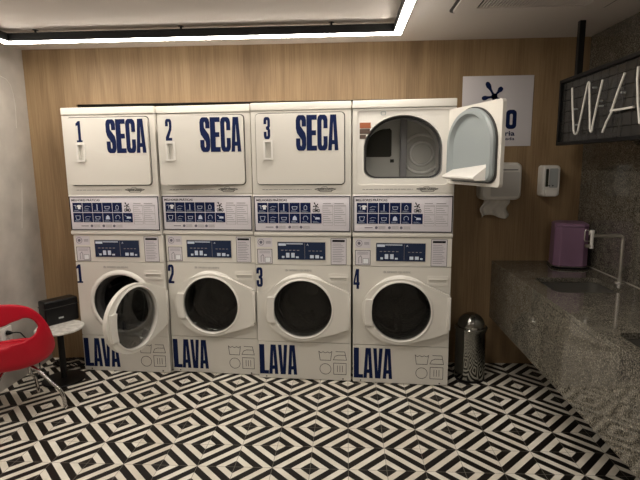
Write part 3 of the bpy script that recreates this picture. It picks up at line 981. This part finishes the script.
MB().plate(rrect(1.452, 1.512, 1.385, 1.522, .008), [], YW - .1035, YW - .0995).build('front_label', M_GREYLBL, sd, so, smooth=0)
MB().box(1.428, 1.506, YW - .116, YW - .098, 1.322, 1.368, 0, .007, 3).build('push_bar', M_PLASTIC, sd, so)
for x in (1.452, 1.478):
    MB().lathe([(.001, -.003), (.005, -.002), (.005, 0)], (x, YW - .1035, 1.400), 'y', 10).build('indicator', M_SMOKE, sd, so)

# ------------------------------------------------------------------ granite vanity counter
CT0, CT1, CY0, CY1, CZ1, CZ0 = 1.10, XR - .001, -2.3, YB - .001, .828, .385
vt = thing('vanity_counter', 'long grey speckled granite washbasin counter with deep apron along the right wall', 'counter', ((CT0 + CT1) / 2, -.75, CZ0))
vo = Vector(vt.location)
S1 = rrect(1.205, 1.600, -.125, .240, .05)
S2 = rrect(1.180, 1.580, -1.16, -.795, .05)
MB().plate([(CT0, CY0), (CT1, CY0), (CT1, CY1), (CT0, CY1)], [S1, S2], CZ1 - .03, CZ1, plane='xy').build('worktop', M_GRAN_TOP, vt, vo, smooth=0, bev=.0015)
MB().box(CT0, CT0 + .025, CY0, CY1, CZ0, CZ1 - .0305).build('apron', M_GRAN_TOP, vt, vo, smooth=0)
MB().box(CT0 + .0255, CT1, CY0, CY0 + .02, CZ0, CZ1 - .0305).build('end_panel', M_GRAN_TOP, vt, vo, smooth=0)
MB().box(XR - .006, XR - .0008, CY0, CY1, CZ1 + .0003, CZ1 + .005).build('caulk_line', M_CAULK, vt, vo, smooth=0)
for S, cx, cy in ((S1, 1.402, .057), (S2, 1.380, -.978)):
    bs = MB()
    rg = []
    for (k, z) in ((1.02, CZ1 - .0305), (1.0, CZ1 - .034), (.97, CZ1 - .15), (.88, CZ1 - .165), (.10, CZ1 - .175)):
        rg.append([bs.bm.verts.new((cx + (p[0] - cx) * k, cy + (p[1] - cy) * k, z)) for p in S])
    for i in range(4):
        for q in range(len(S)):
            q2 = (q + 1) % len(S)
            bs.bm.faces.new((rg[i][q], rg[i][q2], rg[i + 1][q2], rg[i + 1][q]))
    bn = bs.build('basin', M_STEEL, vt, vo, normals=False)
    md = bn.modifiers.new('thickness', 'SOLIDIFY'); md.thickness = .0015
    MB().lathe([(.03, -.003), (.032, .0), (.02, .001), (.001, -.002)], (cx, cy, CZ1 - .172), 'z', 24).build('drain', M_CHROME, bn, vo)

# ------------------------------------------------------------------ faucets
def make_faucet(y, label):
    fx = 1.675
    t = thing('faucet', label, 'faucet', (fx, y, CZ1), 0, 'chrome faucets on the counter')
    O = (fx, y, CZ1)
    MB().lathe([(.001, 0), (.028, 0), (.028, .006), (.014, .010), (.014, .030), (.001, .032)], O, 'z', 24).build('base', M_CHROME, t, O)
    pts = [(fx, y, CZ1 + .02), (fx, y, 1.100), (fx - .004, y, 1.114), (fx - .014, y, 1.122), (fx - .03, y, 1.124), (1.500, y, 1.124)]
    MB().tube(pts, .0105, 14).build('spout_pipe', M_CHROME, t, O)
    MB().lathe([(.001, -.078), (.012, -.078), (.012, -.060), (.010, -.058), (.010, .012), (.014, .014), (.014, .034), (.001, .036)], (1.490, y, 1.124), 'z', 20).build('valve_body', M_PLASTIC, t, O)
    MB().tube([(1.480, y, 1.060), (1.455, y, 1.060)], .011, 14).build('outlet_nozzle', M_CHROME, t, O)
    MB().tube([(1.478, y, 1.09), (1.452, y, 1.09), (1.446, y, 1.10), (1.446, y, 1.15), (1.452, y, 1.158), (1.468, y, 1.158), (1.472, y, 1.150), (1.472, y, 1.130)], .0035, 8).build('lever', M_CHROME, t, O)
    return t
make_faucet(.105, 'chrome faucet with angled pipe standing on the counter beside the purple canister')

# ------------------------------------------------------------------ purple canister
pc = thing('purple_canister', 'dark purple chamfered plastic canister standing on the counter in the corner', 'canister', (1.575, .60, CZ1), R(-12))
def octa(h, c):
    return [(-h + c, -h), (h - c, -h), (h, -h + c), (h, h - c), (h - c, h), (-h + c, h), (-h, h - c), (-h, -h + c)]
def loft(name, prof, mats, parent, c=.038, smooth=20, bev=0):
    b = MB()
    rg = [[b.bm.verts.new((p[0], p[1], z)) for p in octa(h, min(c, h * .45))] for h, z in prof]
    for i in range(len(rg) - 1):
        for q in range(8):
            b.bm.faces.new((rg[i][q], rg[i][(q + 1) % 8], rg[i + 1][(q + 1) % 8], rg[i + 1][q]))
    b.bm.faces.new(rg[0]); b.bm.faces.new(rg[-1])
    return b.build(name, mats, parent, smooth=smooth, bev=bev)
loft('base', [(.118, .001), (.120, .010), (.116, .014)], M_BLACK, pc)
loft('rim_band', [(.116, .0142), (.117, .0185)], M_CHROME, pc)
loft('body', [(.112, .019), (.108, .295)], M_PURPLE, pc, bev=.006)
loft('lid', [(.110, .2955), (.108, .308), (.098, .320)], M_PURPLE, pc, bev=.004)

# ------------------------------------------------------------------ pedal bin
BX, BY = .895, .530
tb = thing('trash_can', 'slim round smoked-steel bin with domed swing lid beside washer 4', 'trash can', (BX, BY, 0))
BO = (BX, BY, 0)
MB().lathe([(.001, .0), (.106, .0), (.108, .012), (.106, .020), (.001, .020)], BO, 'z', 40).build('base_ring', M_BLACK, tb, BO)
MB().lathe([(.107, .0205), (.107, .372), (.001, .372)], BO, 'z', 56).build('body', M_CHROME_D, tb, BO)
MB().lathe([(.108, .3725), (.115, .376), (.116, .393), (.110, .400), (.099, .402), (.001, .402)], BO, 'z', 56).build('lid_rim', M_CHROME_D, tb, BO)
dm = MB()
pf = [(.096 * math.cos(R(a)), .098 * math.sin(R(a))) for a in range(0, 90, 8)] + [(.001, .098)]
dm.lathe(pf, (0, 0, 0), 'z', 40)
for v in dm.bm.verts:
    v.co = Matrix.Rotation(R(-6), 3, 'Y') @ Matrix.Rotation(R(10), 3, 'X') @ v.co + Vector((0, 0, .402))
dm.build('swing_lid', M_CHROME_D, tb)
MB().box(-.02, .02, -.098, -.090, .400, .412, 0, .003).build('lid_pivot', M_CHROME, tb)

# ------------------------------------------------------------------ hanging neon sign
SX = 1.464
sg = thing('neon_sign', 'long dark framed neon sign with white tube letters hung from the ceiling at the right', 'sign', (SX, -.2, ZC))
sgo = Vector(sg.location)
SY1, SY0, SZ0, SZ1 = .590, -1.25, 1.680, 2.112
MB().box(SX - .006, SX + .012, SY0 + .02, SY1 - .02, SZ0 + .02, SZ1 - .02).build('backing', M_ACRY, sg, sgo, smooth=0)
MB().plate([(SY0, SZ0), (SY1, SZ0), (SY1, SZ1), (SY0, SZ1)], [[(SY0 + .022, SZ0 + .022), (SY1 - .022, SZ0 + .022), (SY1 - .022, SZ1 - .022), (SY0 + .022, SZ1 - .022)]], SX - .028, SX + .022, plane='yz').build('frame', M_BLACKM, sg, sgo, smooth=0, bev=.002)
w_ = MB()
for i in range(20):
    w_.tube([(SX - .010, SY1 - .05 - i * .09, SZ0 + .022), (SX - .010, SY1 - .05 - i * .09, SZ1 - .022)], .0012, 4)
for i in range(5):
    w_.tube([(SX - .012, SY0 + .022, SZ0 + .08 + i * .07), (SX - .012, SY1 - .022, SZ0 + .08 + i * .07)], .0012, 4)
w_.build('wire_grid', M_BLACKM, sg, sgo)
for y in (.385, -.95):
    MB().box(SX - .018, SX + .018, y - .018, y + .018, SZ1 + .0005, ZC).build('hanger_post', M_BLACKM, sg, sgo, smooth=0, bev=.002)
NXP = SX - .034
def neon(pts, name):
    MB().tube([(NXP, y, z) for y, z in pts], .0062, 12).build(name, M_NEON, sg, sgo)
neon([(.380, 2.035), (.360, 1.93), (.318, 1.765), (.306, 1.748), (.290, 1.742), (.272, 1.746), (.262, 1.757), (.225, 1.87), (.180, 2.015), (.172, 2.033), (.163, 2.038), (.153, 2.030), (.150, 2.00),
      (.128, 1.88), (.108, 1.765), (.100, 1.748), (.090, 1.744), (.082, 1.752), (.082, 1.775), (.045, 1.90), (.002, 2.026)], 'letter_tube')
neon([(-.040, 1.734), (-.075, 1.79), (-.118, 1.835), (-.130, 1.846), (-.20, 1.843), (-.325, 1.842)], 'letter_tube')
neon([(-.110, 1.842), (-.128, 1.862), (-.132, 1.875), (-.17, 1.945), (-.219, 2.025)], 'letter_tube')
neon([(-.336, 2.034), (-.336, 1.975), (-.360, 1.86), (-.390, 1.755)], 'letter_tube')
for (y, z) in ((.345, 1.90), (.310, 1.80), (.045, 1.915), (.03, 1.885), (-.17, 1.955), (-.19, 1.93), (.12, 2.0), (-.345, 2.06)):
    MB().tube([(SX - .006, y, z), (NXP + .004, y, z)], .0055, 8).build('standoff', M_GREYLBL, sg, sgo)

# ------------------------------------------------------------------ small round table with box
tx, ty, tz = -2.114, .400, .410
st = thing('side_table', 'small round white-topped table on a black pedestal left of washer 1', 'table', (tx, ty, 0))
to_ = (tx, ty, 0)
MB().lathe([(.001, tz), (.160, tz), (.165, tz - .004), (.165, tz - .014), (.157, tz - .020), (.001, tz - .020)], to_, 'z', 56).build('tabletop', M_TABLE, st, to_)
MB().lathe([(.001, .02), (.022, .02), (.022, .370), (.05, tz - .0205), (.001, tz - .0205)], to_, 'z', 24).build('pedestal', M_BLACKM, st, to_)
MB().lathe([(.001, 0), (.145, 0), (.150, .004), (.145, .012), (.04, .022), (.001, .022)], to_, 'z', 48).build('base', M_BLACK, st, to_)
bx = thing('black_box', 'black boxy case standing on the small round table beside washer 1', 'box', (-2.185, .505, tz), math.atan2(.22, .150))
# local x along the front face, local -y is the face turned to the room
MB().box(-.110, .135, -.055, .055, .0005, .182, 0, .016, 3).build('case', M_BLACK, bx)
MB().box(-.112, .137, -.057, .057, .128, .132, 0, .001).build('lid_seam', M_RUBBER, bx)
MB().box(-.018, .018, -.0570, -.0548, .040, .052).build('logo_plate', M_GREYLBL, bx, smooth=0)

# cables on the floor
random.seed(11)
pts = []
for k in range(60):
    a = k * .42
    rr = .085 + .03 * math.sin(k * .9)
    pts.append((-2.215 + rr * 1.25 * math.cos(a), .675 + rr * .85 * math.sin(a), .008 + .004 * (k % 7)))
cb = MB().tube(pts, .005, 6).build('cable_coil', M_BLACK)
cb.location = (0, 0, 0)
tag(cb, 'tangle of black cable lying on the floor behind the small table', 'cable')
ad = thing('power_adapter', 'small black power adapter brick on the floor by the small table', 'power adapter', (-2.31, .43, 0), R(25))
MB().box(-.05, .05, -.028, .028, .0005, .032, 0, .006, 3).build('case', M_BLACK, ad)
MB().box(-.018, .018, -.012, .012, .0315, .0335).build('sticker', M_WHITEPRINT, ad, smooth=0)

# wall socket with plug and lead
ws = thing('wall_socket', 'white double wall socket low on the concrete wall behind the red chair', 'socket', (XL, .290, .37))
wo = Vector(ws.location)
MB().box(XL + .0005, XL + .012, .235, .345, .300, .440, 0, .003).build('cover_plate', M_PLASTIC, ws, wo)
for z in (.340, .400):
    MB().plate(circle(.290, z, .022, 20), [circle(.290, z, .018, 20)], XL + .012, XL + .0135, plane='yz').build('outlet_ring', M_GREYLBL, ws, wo, smooth=0)
pg = thing('supply_cable', 'black plug and lead running from the wall socket down towards the floor', 'cord', (XL + .014, .290, .400))
go = Vector(pg.location)
MB().lathe([(.001, 0), (.016, 0), (.014, .022), (.007, .040), (.001, .041)], (XL + .014, .290, .400), 'x', 16).build('plug', M_BLACK, pg, go)
MB().tube([(XL + .052, .290, .400), (XL + .066, .31, .397), (XL + .070, .35, .380), (XL + .060, .41, .320), (XL + .052, .48, .240), (XL + .055, .54, .185), (XL + .056, .545, .10), (XL + .06, .54, .03), (XL + .075, .50, .010)], .0045, 8).build('lead', M_BLACK, pg, go)

# ------------------------------------------------------------------ red tub chair
CXc, CYc = -2.168, -.040
ch = thing('tub_chair', 'red plastic tub chair with cut-out back and bent chrome legs by the left wall', 'chair', (CXc, CYc, 0))
sh = MB()
NT, NV = 72, 22
RX, RY = .246, .240
def rim(ph):      # ph: 0 = towards camera (-y); rises at the back, drops at the front (+y)
    c = abs(ph)
    K = [(0, .775), (25, .775), (45, .765), (62, .738), (76, .680), (88, .590), (100, .490), (114, .420), (130, .400), (180, .395)]
    for (a0, z0), (a1, z1) in zip(K, K[1:]):
        if c <= a1:
            k = (c - a0) / (a1 - a0)
            return z0 + (z1 - z0) * k
    return .395
prof = [(0.0, .338), (.25, .334), (.50, .333), (.76, .340), (.90, .355), (.96, .390)]
grid = []
for j in range(NV + 1):
    row = []
    for i in range(NT):
        ph = -180 + 360 * i / NT
        if j <= 8:
            s_ = j / 8 * (len(prof) - 1)
            k = min(int(s_), len(prof) - 2); fr_ = s_ - k
            rad = prof[k][0] + (prof[k + 1][0] - prof[k][0]) * fr_
            z = prof[k][1] + (prof[k + 1][1] - prof[k][1]) * fr_
        else:
            s_ = (j - 8) / (NV - 8)
            z = .390 + (rim(ph) - .390) * s_
            q = min(1, max(0, (z - .390) / .38))
            rad = .96 + .10 * math.sin(min(1, q * 1.6) * PI / 2) - .07 * q * q
        a = R(ph - 90)
        row.append(sh.bm.verts.new((CXc + RX * max(rad, .002) * math.cos(a), CYc + RY * max(rad, .002) * math.sin(a), z)))
    grid.append(row)
def hole(ph, j):
    if j < 8: return False
    s_ = (j + .5 - 8) / (NV - 8)
    z = .390 + (rim(ph) - .390) * s_
    c = abs(ph)
    if c < 4 or c > 74: return False
    t_ = (c - 4) / 70
    env = max(0, 1 - (2 * t_ - 1) ** 4)
    zm = .560 + .060 * t_ - .06 * max(0, t_ - .7)
    zl = zm - .075 * env
    zh = zm + (.045 + .03 * t_) * env
    return zl < z < zh
for j in range(NV):
    for i in range(NT):
        ph = -180 + 360 * (i + .5) / NT
        if hole(ph, j):
            continue
        i2 = (i + 1) % NT
        sh.bm.faces.new((grid[j][i], grid[j][i2], grid[j + 1][i2], grid[j + 1][i]))
bmesh.ops.delete(sh.bm, geom=[v for v in sh.bm.verts if not v.link_faces], context='VERTS')
bmesh.ops.remove_doubles(sh.bm, verts=sh.bm.verts[:], dist=.0012)
# relax ragged hole edge
for _ in range(4):
    bnd = [v for v in sh.bm.verts if v.is_boundary]
    new = {}
    for v in bnd:
        nb = [e.other_vert(v) for e in v.link_edges if e.is_boundary]
        if len(nb) == 2:
            new[v] = v.co * .5 + (nb[0].co + nb[1].co) * .25
    for v, c_ in new.items():
        v.co = c_
sh_o = sh.build('seat_shell', M_RED, ch, (CXc, CYc, 0), smooth=80, normals=False)
md = sh_o.modifiers.new('thickness', 'SOLIDIFY'); md.thickness = .020; md.offset = 0
md = sh_o.modifiers.new('round', 'SUBSURF'); md.levels = 1; md.render_levels = 2
MB().lathe([(.001, .334), (.06, .334), (.07, .325), (.06, .312), (.001, .312)], (CXc, CYc, 0), 'z', 24).build('hub', M_BLACKM, ch, (CXc, CYc, 0))
for ang in (2, 92, 182, 272):
    a = R(ang)
    L = .285 if ang in (182, 92) else .315
    if ang in (182, 92): L = .225
    P = lambda rr, z: (CXc + rr * math.cos(a), CYc + rr * math.sin(a), z)
    MB().tube([P(.02, .322), P(.08, .316), P(.16, .265), P(L - .07, .175), P(L - .035, .145), P(L - .015, .115), P(L - .004, .06), P(L, .006)], .0115, 14).build('leg', M_CHROME_L, ch, (CXc, CYc, 0))
